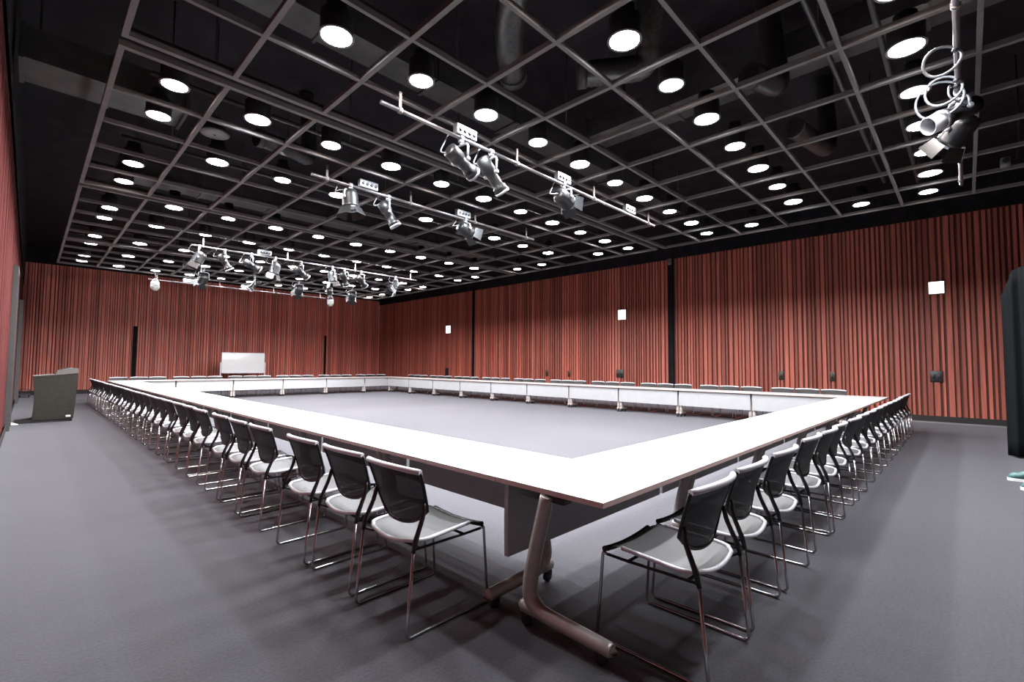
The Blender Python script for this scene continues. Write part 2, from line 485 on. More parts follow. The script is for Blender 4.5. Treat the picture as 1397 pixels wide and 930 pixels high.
PCOND = [(.5, 1.0), (.95, 1.0), (4.0, .9), (6.3, .8), (8.7, .8), (10.6, .6), (13.4, .6), (15.2, .6), (16.8, .6)]
for i, (y, x0) in enumerate(PCOND):
    z = 4.5 + .12 * (i % 3)
    r = empty('conduit_pipe', (x0, y, z))
    MB().tube([(0, 0, 0), (9.6 - x0 * .2, 0, 0)], .028, 8).build('tube', M['duct'], r)
    for x in (.6, 2.3, 4.3, 7.9): MB().tube([(x, 0, 0), (x, 0, ZT - z)], .008, 6).build('hanger_rod', M['track'], r)
    tag(r, 'dark conduit pipe above the ceiling grid, %s from the camera' % ORD[i], 'pipe', 'conduits above the grid')
for i, (x, y) in enumerate([(1.6, 7.1), (6.9, 8.3), (4.2, 13.1)]):
    r = empty('ceiling_speaker', (x, y, 4.38))
    MB().lathe([(.17, .0), (.18, .015), (.17, .03), (.12, .10), (.10, .2), (.02, .21)], 24).build('cabinet', M['can'], r)
    MB().lathe([(.0, -.012), (.10, -.01), (.165, -.002), (.165, .004)], 24).build('grille', M['disc'], r)
    MB().lathe([(.0, -.02), (.014, -.018), (.018, -.008)], 12).build('screw', M['can'], r)
    MB().tube([(0, 0, .2), (0, 0, ZT - 4.38)], .008, 6).build('hanger_rod', M['track'], r)
    tag(r, 'round pale ceiling speaker disc above the grid, ' + ['at the upper left', 'at the middle of the room', 'toward the far end'][i], 'speaker', 'round speakers above the grid')

# ------------------------------------------------------------------ lighting pipes and fixtures
PZ = 3.94
PIPES = [(4.10, 2.33, 8.0, 'nearest full pipe under the grid'), (6.39, 2.6, 7.2, 'second pipe from the camera'),
         (12.22, 2.4, 8.3, 'third pipe from the camera'), (15.2, 2.6, 8.3, 'fourth pipe from the camera'), (18.3, 2.5, 8.15, 'farthest pipe near the far wall'),
         (-.02, 4.3, 9.1, 'pipe at the right edge of the grid')]
for y, x0, x1, w in PIPES:
    r = empty('lighting_pipe', (x0, y, PZ))
    MB().tube([(0, 0, 0), (x1 - x0, 0, 0)], .022, 10).build('tube', M['pipe'], r)
    n = 4
    for i in range(n):
        x = .22 + (x1 - x0 - .44) * i / (n - 1)
        h = MB().box(x - .015, x + .015, -.006, .006, .02, GZ - PZ + .03)
        h.lathe([(.032, -.02), (.032, .02)], 10, mat=Matrix.Translation((x, 0, 0)) @ Matrix.Rotation(PI / 2, 4, 'Y'))
        h.build('hanger', M['bar'], r)
    tag(r, 'steel lighting pipe hung under the grid, ' + w, 'pipe', 'lighting pipes')

def box_plate(x, y, label):
    """socket box fixed on a pipe"""
    r = empty('socket_box', (x, y, PZ + .025))
    MB().rbox(-.15, .15, -.04, .04, 0, .12, .01).build('casing', M['spotlit'], r)
    s = MB()
    for i in range(4):
        s.lathe([(.022, 0), (.022, .02), (.012, .021)], 10, mat=Matrix.Translation((-.10 + i * .067, -.04, .055)) @ Matrix.Rotation(PI / 2, 4, 'X'))
    s.build('socket', M['can'], r)
    tag(r, label, 'socket box', 'socket boxes on lighting pipes')
box_plate(3.42, 4.10, 'silver socket box on the nearest lighting pipe, left of three')
box_plate(5.25, 4.10, 'silver socket box on the nearest lighting pipe, middle of three')
box_plate(7.1, 4.10, 'silver socket box on the nearest lighting pipe, right end')
box_plate(3.45, 6.39, 'silver socket box on the second lighting pipe, left one')
box_plate(5.3, 6.39, 'silver socket box on the second lighting pipe, right one')
box_plate(3.9, 12.22, 'silver socket box on the third lighting pipe')
for i, x in enumerate((3.55, 5.25, 7.0)):
    box_plate(x, 18.3, 'pale socket box on the farthest lighting pipe, ' + ['left one', 'middle one', 'right one'][i])

def spotlight(x, y, aim, kind, label, length=.42, drop=.20, loop=True, snout=False, beam=0):
    """aim = direction the barrel points; hung from a pipe at PZ"""
    r = empty('stage_spotlight', (x, y, PZ))
    a = Vector(aim).normalized()
    Q = a.to_track_quat('Z', 'Y').to_matrix().to_4x4()
    c = Vector((0, 0, -drop - .08))
    side = a.cross(Vector((0, 0, 1)))
    if side.length < .1: side = Vector((1, 0, 0))
    side.normalize()
    rad = .085 if kind == 'profile' else .105
    # clamp
    MB().lathe([(.028, -.025), (.036, -.025), (.036, .025), (.028, .025), (.028, -.025)], 12, mat=Matrix.Rotation(PI / 2, 4, 'Y'), cap=False).tube([(0, 0, -.03), (0, 0, -.09)], .014, 8).rbox(-.03, .03, -.02, .02, -.055, -.03, .005).build('clamp', M['spotlit'], r)
    w = rad + .025
    top = Vector((0, 0, -.085))
    yk = fillet([c + side * w - Vector((0, 0, .01)), top + side * w, top - side * w, c - side * w - Vector((0, 0, .01))], .05)
    MB().tube(yk, .013, 8).build('yoke', M['spotlit'], r)
    T = Matrix.Translation(c) @ Q
    b = MB()
    if kind == 'profile':
        b.lathe([(.03, -length * .5), (rad, -length * .46), (rad * 1.05, -length * .1), (rad * .8, -length * .04), (rad * .8, length * .34), (rad * 1.0, length * .36), (rad * 1.08, length * .5)], 18, mat=T)
    else:
        b.lathe([(.03, -.15), (rad * .9, -.13), (rad * 1.08, -.06), (rad * 1.08, .09), (rad * 1.15, .10), (rad * 1.15, .13)], 18, mat=T)
    bd = b.build('barrel', M['spot'], r)
    fz = length * .5 if kind == 'profile' else .13
    MB().lathe([(rad * 1.0, fz + .001), (rad * 1.1, fz), (rad * 1.12, fz + .03), (rad * 1.0, fz + .03), (rad * 1.0, fz + .001)], 18, mat=T, cap=False).build('front_ring', M['spotlit'], r)
    MB().lathe([(rad * .98, fz - .01), (rad * .6, fz + .008), (.0, fz + .014)], 16, mat=T).build('lens', M['glass'], r)
    for s_ in (-1, 1):
        k = MB()
        k.lathe([(.024, 0), (.024, .025), (.012, .03)], 10, mat=Matrix.Translation(c + side * s_ * (w - .005)) @ (side * s_).to_track_quat('Z', 'Y').to_matrix().to_4x4())
        k.build('tilt_knob', M['spotlit'], r)
    if kind == 'fresnel':
        d = MB()
        for q in range(4):
            Rz = Matrix.Rotation(q * PI / 2, 4, 'Z')
            vs = [Rz @ Vector(p) for p in [(-.09, rad * 1.1, fz), (.09, rad * 1.1, fz), (.11, rad * 1.1 + .06, fz + .13), (-.11, rad * 1.1 + .06, fz + .13)]]
            d.add([T @ v for v in vs], [(0, 1, 2, 3)])
        d.build('barn_door', M['spot'], r)
    if snout:
        MB().lathe([(rad * .9, fz + .02), (rad * 1.0, fz + .03), (rad * 1.0, fz + .15), (rad * .9, fz + .15), (rad * .9, fz + .02)], 18, mat=T, cap=False).build('white_snout', M['signbox'], r)
    if beam:
        ld = bpy.data.lights.new('spot_beam', 'SPOT'); ld.energy = beam; ld.color = (1, .97, .95)
        ld.spot_size = math.radians(115); ld.spot_blend = 1.0; ld.shadow_soft_size = .08
        lo = bpy.data.objects.new('spot_beam', ld); COL.objects.link(lo); lo.parent = r
        lo.location = T @ Vector((0, 0, fz + .05)); lo.rotation_euler = a.to_track_quat('-Z', 'Y').to_euler()
    if loop:
        back = T @ Vector((0, 0, -.15))
        MB().tube(fillet([back, back + Vector((-.14, .05, -.04)), Vector((-.2, .07, -.12)), Vector((-.14, .06, .02)), Vector((-.06, .045, .03))], .12, 6), .008, 6).build('power_cable', M['cable'], r)
    tag(r, label, 'spotlight', 'stage spotlights')
    return r
spotlight(3.36, 4.10, (.85, .1, -.32), 'profile', 'long silver spotlight on nearest pipe, left of the pair', .42, .19)
spotlight(3.84, 4.10, (.7, -.1, -.75), 'profile', 'large dark spotlight on nearest pipe, right of the pair', .46, .20)
spotlight(5.27, 4.10, (.95, .1, -.2), 'fresnel', 'small spotlight with cable loop beside the middle socket box', .3, .12)
spotlight(3.17, 6.39, (.05, -.1, -1), 'fresnel', 'spotlight pointing straight down on the second pipe', .3, .12)
spotlight(3.80, 6.39, (.5, -.2, -.85), 'profile', 'spotlight tilted down to the right on second pipe', .40, .18)
spotlight(5.36, 6.39, (.9, .0, -.3), 'fresnel', 'pale spotlight pointing right on the second pipe', .3, .10)
FARS = [(2.55, 12.22, (-.3, .1, -.7), 'fresnel'), (3.05, 12.22, (.5, 0, -.8), 'profile'), (3.62, 12.22, (.9, 0, -.4), 'profile'), (4.15, 12.22, (-.2, .2, -1), 'fresnel'),
        (4.78, 12.22, (.8, .1, -.5), 'profile'), (5.62, 12.22, (.2, 0, -1), 'fresnel'), (5.95, 12.22, (.5, .3, -.9), 'profile'), (6.45, 12.22, (.7, .3, -.5), 'profile'), (7.55, 12.22, (-.6, 0, -.6), 'fresnel'),
        (3.3, 15.2, (-.1, .88, -.46), 'fresnel'), (4.6, 15.2, (-.6, .1, -.7), 'profile'), (5.9, 15.2, (.12, .88, -.46), 'fresnel'), (6.9, 15.2, (.2, .1, -1), 'profile'), (7.7, 15.2, (.3, .85, -.46), 'fresnel')]
cnt = {}
for x, y, a, kd in FARS:
    i = cnt.get(y, 0); cnt[y] = i + 1
    spotlight(x, y, a, kd, 'dark spotlight on the %s lighting pipe, %s from the left' % ('third' if y < 13 else 'fourth', ORD[i]), .38, .19, beam=FARBEAM if y > 13 and kd == 'fresnel' else 0)
spotlight(5.98, -.02, (-.62, .70, -.45), 'profile', 'white nosed spotlight with cable loops on the right edge pipe', .34, .12, snout=True)
spotlight(6.45, -.02, (.5, .6, -.6), 'fresnel', 'dark spotlight behind the white nosed one, right edge pipe', .3, .12)
# cables looped round the right edge pipe
for i, (x, s_) in enumerate([(5.80, 1), (5.68, .75), (5.12, .7)]):
    r = empty('hanging_cable', (x, -.02, PZ))
    ps = [(.02 * math.sin(t * 2), .13 * s_ + .17 * s_ * math.cos(t), -.10 * s_ - .17 * s_ * math.sin(t)) for t in [2 * PI * k_ / 20 for k_ in range(20)]]
    ps = [(p[0] + .03, p[1], p[2]) for p in ps]
    MB().tube(ps, .011, 6, closed=True).build('cable_loop', M['cable'], r)
    MB().tube([(0, 0, .0), (0, .02, -.04)], .02, 6).build('tie', M['can'], r)
    tag(r, 'pale cable coiled on the right edge pipe, ' + ['largest loop', 'smaller loop behind', 'nearest the top edge'][i], 'cable', 'cables on the right edge pipe')
# hanging pendant speakers near the far wall
for i, (x, y, z) in enumerate([(2.56, 17.5, 3.86), (7.99, 17.5, 3.90)]):
    r = empty('hanging_speaker', (x, y, z))
    MB().tube([(0, 0, 0), (0, 0, GZ + .02 - z)], .014, 8).build('stem', M['spotlit'], r)
    MB().lathe([(.02, 0), (.06, -.03), (.11, -.12), (.12, -.20)], 18).build('housing', M['signbox'], r)
    MB().lathe([(.115, -.20), (.12, -.27), (.06, -.36), (.0, -.37)], 18).build('grille', M['disc'], r)
    tag(r, 'small white hanging speaker before the far wall, ' + ['left one', 'right one'][i], 'speaker', 'hanging speakers near the far wall')
# small camera hung at the right
r = empty('surveillance_camera', (9.37, -.47, 4.2))
MB().rbox(-.09, .09, -.05, .05, -.06, .06, .015).build('casing', M['disc'], r)
MB().tube(fillet([(.09, 0, .0), (.2, -.12, .02), (.22, -.16, .4), (.22, -.16, 1.6)], .12), .012, 8).build('bracket', M['duct'], r)
MB().lathe([(.035, 0), (.035, .04), (.02, .042)], 12, mat=Matrix.Translation((-.09, 0, -.0)) @ Matrix.Rotation(-PI / 2, 4, 'Y')).build('lens', M['can'], r)
tag(r, 'small grey surveillance camera hanging high at the right', 'camera')

# ------------------------------------------------------------------ tables
def smooth_path_leg(y0):
    """foot and leaning post as one swept tube"""
    mb = MB()
    pts_ = [(0, y0, .080), (0, y0 + .012, .084), (0, y0 * .55, .090), (0, -.01, .098), (0, .055, .118), (0, .095, .165), (0, .092, .25), (0, .065, .38), (0, .025, .53), (0, -.014, .685)]
    rs = [.020, .033, .035, .037, .041, .042, .040, .038, .037, .036]
    # oval section
    n = 12
    P = [Vector(p) for p in pts_]
    # densify with catmull-rom
    Q, RR = [], []
    for i in range(len(P) - 1):
        p0, p1, p2, p3 = P[max(i - 1, 0)], P[i], P[i + 1], P[min(i + 2, len(P) - 1)]
        for k_ in range(4):
            t = k_ / 4
            Q.append(.5 * ((2 * p1) + (p2 - p0) * t + (2 * p0 - 5 * p1 + 4 * p2 - p3) * t * t + (3 * p1 - p0 - 3 * p2 + p3) * t ** 3))
            RR.append(rs[i] * (1 - t) + rs[i + 1] * t)
    Q.append(P[-1]); RR.append(rs[-1])
    mb.tube(Q, RR, n)
    # short heel behind the post
    mb.tube([(0, .03, .105), (0, .09, .104), (0, .14, .102), (0, .16, .10)], [.037, .039, .036, .02], n)
    return mb
ME = {}
ME['leg'] = smooth_path_leg(-.17).mesh('leg', M['leg'])
ME['corner_leg'] = smooth_path_leg(-.385).mesh('leg', M['leg'])
def caster_mb():
    m_ = MB()
    m_.lathe([(.012, -.014), (.03, -.012), (.032, 0), (.03, .012), (.012, .014)], 14, mat=Matrix.Translation((0, 0, .032)) @ Matrix.Rotation(PI / 2, 4, 'Y'))
    m_.rbox(-.02, .02, -.02, .025, .04, .072, .006)
    return m_
ME['caster'] = caster_mb().mesh('caster', M['rubber'])
def table_proto():
    r = empty('folding_table')
    hl = TL / 2 - .002
    t = MB()
    t.box(-hl, hl, -TW / 2, TW / 2, .694, .72, mats=[2, 0, 1, 1, 1, 1])
    t.build('tabletop', [M['top'], M['edge'], M['under']], r)
    # curved modesty panel
    prof = []
    n = 8
    for i in range(n + 1):
        z = .30 + .385 * i / n
        prof.append((TW / 2 - .055 + .003 * math.sin(PI * i / n), z))
    inner = [(y - .028, z) for y, z in reversed(prof)]
    p = MB().prism(prof + inner, 0, -hl + .02, hl - .02)
    p.build('modesty_panel', M['panel'], r)
    MB().box(-hl + .10, hl - .10, -.06, -.01, .645, .69).box(-hl + .10, hl - .10, .12, .16, .655, .69).build('support_beam', M['under'], r)
    for s_ in (-1, 1):
        l = bpy.data.objects.new('leg', ME['leg']); COL.objects.link(l); l.parent = r
        l.location = (s_ * (hl - .042), 0, 0)
        for y in (-.12, .12):
            c = bpy.data.objects.new('caster', ME['caster']); COL.objects.link(c); c.parent = l
            c.location = (0, y, 0)
        MB().rbox(s_ * (hl - .045) - .035, s_ * (hl - .045) + .035, -.12, .17, .655, .693, .006).build('fold_bracket', M['frame'], r)
    note_kids(r)
    return r
TP = table_proto(); first = True
def put_table(x, y, rz, label, group):
    global first
    r = TP if first else copy_tree(TP); first = False
    r.location = (x, y, 0); r.rotation_euler = (0, 0, rz)
    tag(r, label, 'table', group)
    return r
def corner_leg(r, side):
    """the two tables that meet at the near corner show their whole foot"""
    for l in r.children:
        if l.name.startswith('leg') and l.location.x * side > 0:
            l.data = ME['corner_leg']; l.location.x = side * (TL / 2 - .012)
            for c in l.children:
                if c.location.y < 0: c.location.y = -.335
for k_ in range(6):      # right row, outer side toward -Y
    t_ = put_table(C0x + TL * (k_ + .5), C0y + TW / 2, 0, 'white folding table in the right row, %s from the near corner' % ORD[k_], 'tables in the right row')
    if k_ == 0: CORNER = [(t_, -1)]
for k_ in range(10):     # left row, outer side toward -X
    t_ = put_table(C0x + TW / 2, C0y + TW + TL * (k_ + .5), -PI / 2, 'white folding table in the left row, %s from the near corner' % ORD[k_], 'tables in the left row')
    if k_ == 0: CORNER.append((t_, 1))
for k_ in range(6):      # far row, outer side toward +Y
    put_table(C0x + TL * (k_ + .5), FY - TW / 2, PI, 'white folding table in the far row, %s from the left' % ORD[k_], 'tables in the far row')
for k_ in range(10):     # row by the right wall, outer side toward +X
    put_table(FX - TW / 2, FY - TW - TL * (k_ + .5), PI / 2, 'white folding table in the back row by right wall, %s from left' % ORD[k_], 'tables in the row by the right wall')

for t_, q_ in CORNER: corner_leg(t_, q_)
for o in [x for x in bpy.data.objects if x.get('group') in ('tables in the far row', 'tables in the row by the right wall')]:
    for l in o.children:                    # these show the inner ends of their feet under the panels
        if l.name.startswith('leg'): l.location.y += .12

# ------------------------------------------------------------------ chairs (face +X)
def chair_proto():
    r = empty('stacking_chair')
    # seat surface
    nx, ny = 14, 12
    x0, x1 = -.225, .245
    def hwid(x):
        t = (x - x0) / (x1 - x0)
        w = .232 - .012 * t
        if t < .22:
            q = 1 - t / .22
            w -= .075 * (1 - math.sqrt(max(0, 1 - q * q)))
        return w
    def sz(x, u):
        z = .432 + .02 * (x + .22) / .46 + .016 * u * u
        if x > .15: z -= .032 * ((x - .15) / .095) ** 2
        return z
    def grid(nx, ny, off):
        vs = []
        for i in range(nx + 1):
            x = x0 + (x1 - x0) * i / nx
            for j in range(ny + 1):
                u = -1 + 2 * j / ny
                vs.append((x, u * hwid(x), sz(x, u) + off))
        return vs
    fs = [(i * (ny + 1) + j, i * (ny + 1) + j + 1, (i + 1) * (ny + 1) + j + 1, (i + 1) * (ny + 1) + j) for i in range(nx) for j in range(ny)]
    s_ = MB().add(grid(nx, ny, 0), fs, 0, True).build('seat', M['seat'], r)
    # rim round rear and sides
    path = []
    for i in range(11, -1, -1):
        x = x0 + (x1 - x0) * i / nx; path.append((x, -hwid(x), sz(x, 1)))
    for j in range(1, 12):
        u = -1 + 2 * j / 12; path.append((x0 - .012 * (1 - u * u), u * hwid(x0), sz(x0, u)))
    for i in range(0, 12):
        x = x0 + (x1 - x0) * i / nx; path.append((x, hwid(x), sz(x, 1)))
    MB().tube(path, .011, 8).build('seat_rim', M['rim'], r)
    # dark front lip
    lip = [(x1 + .002, -hwid(x1) + 2 * hwid(x1) * j / 10, sz(x1, -1 + .2 * j) - .004) for j in range(11)]
    MB().tube(lip, .014, 8).build('front_lip', M['frame'], r)
    # backrest
    zb, zt = .505, .795
    def bx(z): 
        t = (z - zb) / (zt - zb)
        return -.168 - .085 * t ** 1.2
    def bw(z):
        t = (z - zb) / (zt - zb)
        w = .215 + .035 * t
        return w
    nz, nb = 12, 14
    vs = []
    for i in range(nz + 1):
        for j in range(nb + 1):
            u = -1 + 2 * j / nb
            zlow = zb + .085 * (abs(u) ** 3.0)
            z = zlow + (zt + .012 * (1 - u * u) - zlow) * i / nz
            vs.append((bx(z) + .045 * u * u, u * bw(z), z))
    fb = [(i * (nb + 1) + j, i * (nb + 1) + j + 1, (i + 1) * (nb + 1) + j + 1, (i + 1) * (nb + 1) + j) for i in range(nz) for j in range(nb)]
    MB().add(vs, fb, 0, True).build('backrest', M['back'], r)
    side = [vs[i * (nb + 1)] for i in range(nz, -1, -1)] + [vs[j] for j in range(1, nb)] + [vs[i * (nb + 1) + nb] for i in range(nz + 1)]
    MB().tube(side, .010, 8).build('back_frame', M['frame'], r)
    topr = [vs[nz * (nb + 1) + j] for j in range(nb + 1)]
    MB().tube([(p[0], p[1], p[2] + .003) for p in topr], .0155, 8).build('top_rail', M['rim'], r)
    for sg in (-1, 1):
        y = sg * .245
        pts_ = [(.225, y * .93, .415), (.243, y * .97, .425), (.272, y, .03), (.262, y * 1.0, .0085), (-.258, y, .0085), (-.272, y, .03), (-.236, y * .99, .42)]
        MB().tube(fillet(pts_, .035, 4), .0078, 8).build('sled_leg', M['chrome'], r)
        up = [(-.238, y * .99, .41), (-.226, y * .985, .46), (-.175, y * .96, .575), (-.165, y * .93, .64)]
        MB().tube(fillet(up, .05, 4), [.011, .011, .013, .014, .014, .013, .012, .012, .012, .012, .012, .009][:len(fillet(up, .05, 4))], 8).build('back_upright', M['frame'], r)
    u_ = MB()
    for sg in (-1, 1):
        u_.tube([(.225, sg * .228, .415), (.12, sg * .21, .405), (-.20, sg * .20, .405), (-.236, sg * .243, .42)], .0075, 8)
    u_.tube([(.12, -.21, .405), (.12, .21, .405)], .0075, 8).tube([(-.17, -.2, .405), (-.17, .2, .405)], .0075, 8)
    u_.build('seat_support', M['frame'], r)
    note_kids(r)
    return r
CP = chair_proto(); cfirst = True
def put_chair(x, y, rz, label, group):
    global cfirst
    r = CP if cfirst else copy_tree(CP); cfirst = False
    r.location = (x + random.uniform(-.012, .012), y + random.uniform(-.012, .012), 0)
    r.rotation_euler = (0, 0, rz + random.uniform(-.02, .02))
    tag(r, label, 'chair', group)
# left row: backs toward -X
ys = []
for c_, p_ in zip([2.85, 4.92, 6.9, 8.75, 10.6, 12.4, 14.1, 15.8, 17.5, 19.15], [.605, .60, .58, .57, .56, .55, .54, .54, .54, .54]):
    ys += [c_ - p_, c_, c_ + p_]
for i, y in enumerate(ys):
    put_chair(1.605, y, 0, 'grey mesh chair with black back, %s from near corner along the left row' % ORD[i], 'chairs along the left row')
xs = []
for c_, p_ in zip([2.84, 4.80, 6.66, 8.42, 10.10, 11.74], [.60, .57, .56, .55, .54, .53]):
    xs += [c_ - p_, c_, c_ + p_]
for i, x in enumerate(xs):
    put_chair(x, 1.085, PI / 2, 'grey mesh chair with black back, %s from near corner along the right row' % ORD[i], 'chairs along the right row')
i = 0
for k_ in range(6):
    for d in (-.55, 0, .55):
        put_chair(C0x + TL * (k_ + .5) + d, FY + .22, -PI / 2, 'grey mesh chair behind the far row of tables, %s from left' % ORD[i], 'chairs behind the far row'); i += 1
i = 0
for k_ in range(10):
    for d in (.54, 0, -.54):
        put_chair(FX + .22, FY - TW - TL * (k_ + .5) + d - .03, PI, 'grey mesh chair behind the row by right wall, %s from left' % ORD[i], 'chairs behind the row by the right wall'); i += 1

# ------------------------------------------------------------------ things on the walls
SG = [(19.66, 3.18, .40, .40, 'smallest looking one, left'), (9.22, 3.24, .34, .38, 'middle one'), (.48, 3.30, .30, .31, 'largest looking one, right')]
for y, z, w, h, t in SG:
    r = empty('lit_sign', (XR - .001, y, z - h / 2))
    MB().rbox(-.06, 0, -w / 2, w / 2, 0, h, .008).build('case', M['signbox'], r)
    MB().box(-.064, -.059, -w / 2 + .012, w / 2 - .012, .012, h - .012).build('lit_face', M['sign'], r)
    tag(r, 'square white lit sign high on the right wall, ' + t, 'sign', 'lit signs on the right wall')
for y, z, w, h, t in [(.54, 1.13, .24, .27, 'below the right lit sign'), (9.34, 1.04, .31, .30, 'below the middle lit sign'), (19.78, .95, .25, .40, 'below the left lit sign')]:
    r = empty('wall_outlet', (XR - .001, y, z - h / 2))
    MB().rbox(-.03, 0, -w / 2, w / 2, 0, h, .006).build('box', M['outlet'], r)
    f = MB()
    for i in (-1, 1): f.rbox(-.036, -.029, i * w * .22 - w * .14, i * w * .22 + w * .14, h * .3, h * .7, .003)
    f.build('socket', M['frame'], r)
    tag(r, 'black outlet box on the right wall ' + t, 'outlet', 'black outlet boxes on the right wall')
for y, z, t in [(12.91, .99, 'left of four'), (11.72, .99, 'second from left'), (3.94, 1.08, 'third from left'), (2.67, 1.08, 'right of four')]:
    r = empty('switch_plate', (XR - .001, y, z - .13))
    MB().rbox(-.015, 0, -.065, .065, 0, .26, .005).build('plate', M['plate'], r)
    MB().rbox(-.024, -.014, -.02, .02, .08, .18, .004).build('rocker', M['frame'], r)
    tag(r, 'narrow bronze plate low on the right wall, ' + t, 'switch', 'bronze plates on the right wall')
r = empty('mounting_bracket', (XR - .036, 7.32, 4.85))
MB().rbox(-.05, 0, -.06, .06, 0, .22, .01).build('body', M['disc'], r)
MB().lathe([(.02, 0), (.02, .03), (.01, .035)], 10, mat=Matrix.Translation((-.05, 0, .1)) @ Matrix.Rotation(-PI / 2, 4, 'Y')).build('knob', M['pipe'], r)
tag(r, 'small grey bracket at the top of the wide dark wall seam', 'bracket')

# ------------------------------------------------------------------ whiteboard
r = empty('whiteboard', (7.06, 24.5, 0))
MB().rbox(-.905, .905, -.02, .015, .88, 1.81, .006).build('board', M['board'], r)
f = MB().box(-.92, .92, -.03, -.018, 1.79, 1.82).box(-.92, .92, -.03, -.018, .87, .90).box(-.92, -.895, -.03, -.018, .90, 1.79).box(.895, .92, -.03, -.018, .90, 1.79)
f.build('frame', M['alu'], r)
MB().box(-.85, .85, -.10, -.03, .855, .87).box(-.85, .85, -.10, -.095, .87, .89).build('pen_tray', M['alu'], r)
for s_ in (-1, 1):
    l = MB().box(s_ * .945 - .02, s_ * .945 + .02, -.02, .02, .10, 1.36).box(s_ * .945 - .025, s_ * .945 + .025, -.32, .32, .07, .11)
    lo = l.build('stand_leg', M['alu'], r)
    for y in (-.28, .28):
        c = bpy.data.objects.new('caster', ME['caster']); COL.objects.link(c); c.parent = lo; c.location = (s_ * .945, y, 0)
MB().box(-.945, .945, -.015, .015, .16, .19).build('crossbar', M['alu'], r)
tag(r, 'white rolling whiteboard standing before the far wall', 'whiteboard')

# ------------------------------------------------------------------ lectern
r = empty('lectern', (.44, 14.6, 0))
prof = [(-.33, .06), (.31, .06), (.345, .5), (.36, 1.09), (.36, 1.12), (-.36, 1.0), (-.345, .80), (-.325, .45)]
MB().prism([(-.34, .06), (.315, .06), (.34, .40), (.36, 1.08), (-.02, 1.04), (-.36, 1.01), (-.335, .75), (-.32, .43)], 1, 0, .60).build('cabinet', M['lectern'], r)
MB().prism([(-.365, 1.01), (-.02, 1.04), (-.02, 1.06), (-.365, 1.03)], 1, -.01, .61).build('desk_top', M['lecterntop'], r)
MB().prism([(-.02, 1.04), (.365, 1.08), (.365, 1.185), (.22, 1.205), (.02, 1.14)], 1, -.01, .61).build('sloped_hood', M['lecterntop'], r)
MB().prism([(.04, 1.155), (.21, 1.215), (.215, 1.205), (.05, 1.14)], 1, .08, .52).build('console_panel', M['outlet'], r)
MB().box(-.30, .30, .02, .58, .0, .06).build('plinth', M['rubber'], r)
MB().prism([(-.61, .0), (-.30, .0), (-.30, .085), (-.57, .05), (-.61, .045)], 1, .02, .58).build('foot_plate', M['rubber'], r)
MB().rbox(.19, .27, -.006, .0, .10, .14, .002).build('name_plate', M['paper'], r)
tag(r, 'dark olive lectern with a raised sloped top near the left wall', 'lectern')
# bits on the floor by the left wall
r = empty('folded_trolley', (-.06, 25.2, 0))
MB().rbox(-.16, .16, -.22, .22, .09, .15, .01).build('deck', M['greymetal'], r)
MB().tube(fillet([(-.14, .2, .15), (-.14, .2, .30), (.14, .2, .30), (.14, .2, .15)], .06), .012, 8).build('handle', M['pipe'], r)
for sx in (-1, 1):
    for sy in (-1, 1):
        c = bpy.data.objects.new('caster', ME['caster']); COL.objects.link(c); c.parent = r; c.location = (sx * .12, sy * .17, .0); c.scale = (1.25, 1.25, 1.25)
tag(r, 'small low grey trolley on the floor behind the lectern', 'trolley')
r = empty('door_stop', (-.16, 14.35, 0))
MB().prism([(-.06, 0), (.06, 0), (.06, .02), (-.06, .075)], 1, -.04, .04).build('wedge', M['paper'], r)
MB().box(-.06, .06, -.042, .042, 0, .006).build('pad', M['rubber'], r)
tag(r, 'little white door stop on the floor by the left wall', 'door stop')

# ------------------------------------------------------------------ tall black drape at the right
r = empty('stage_drape', (10.45, -.41, 0))
n = 90; vs = []
d1 = Vector((-.60, -.80, 0)); d2 = Vector((.80, -.60, 0))
zs = [.015, .3, .8, 1.4, 2.0, 2.3, 1.0]
rows = 12
for i in range(n + 1):
    s_ = 1.7 * i / n
    ztop = 2.47 + min(.40, s_ * 2.2) - .02 * math.sin(s_ * 9) ** 2
    for k_ in range(rows + 1):
        t = k_ / rows
        z = .02 + (ztop - .02) * t
        amp = .035 * (1 - .35 * t)
        p = d1 * s_ + d2 * (amp * math.sin(s_ * 34 + .5 * math.sin(s_ * 7)) + .02 * math.sin(s_ * 71)) * min(1, s_ * 8 + .15)
        vs.append((p.x, p.y, z))
fs = [(i * (rows + 1) + k_, (i + 1) * (rows + 1) + k_, (i + 1) * (rows + 1) + k_ + 1, i * (rows + 1) + k_ + 1) for i in range(n) for k_ in range(rows)]
dr = MB().add(vs, fs, 0, True).build('drape_cloth', M['drape'], r)
sm = dr.modifiers.new('thick', 'SOLIDIFY'); sm.thickness = .012
e1 = d1 * 1.65
MB().tube([d1 * .1 + d2 * .02 + Vector((0, 0, 0.02)), d1 * .1 + d2 * .02 + Vector((0, 0, 2.62))], .02, 8).tube([e1 + Vector((0, 0, .02)), e1 + Vector((0, 0, 2.8))], .02, 8).build('support_pole', M['track'], r)
tag(r, 'tall black fabric drape hanging to the floor at the right edge', 'drape')

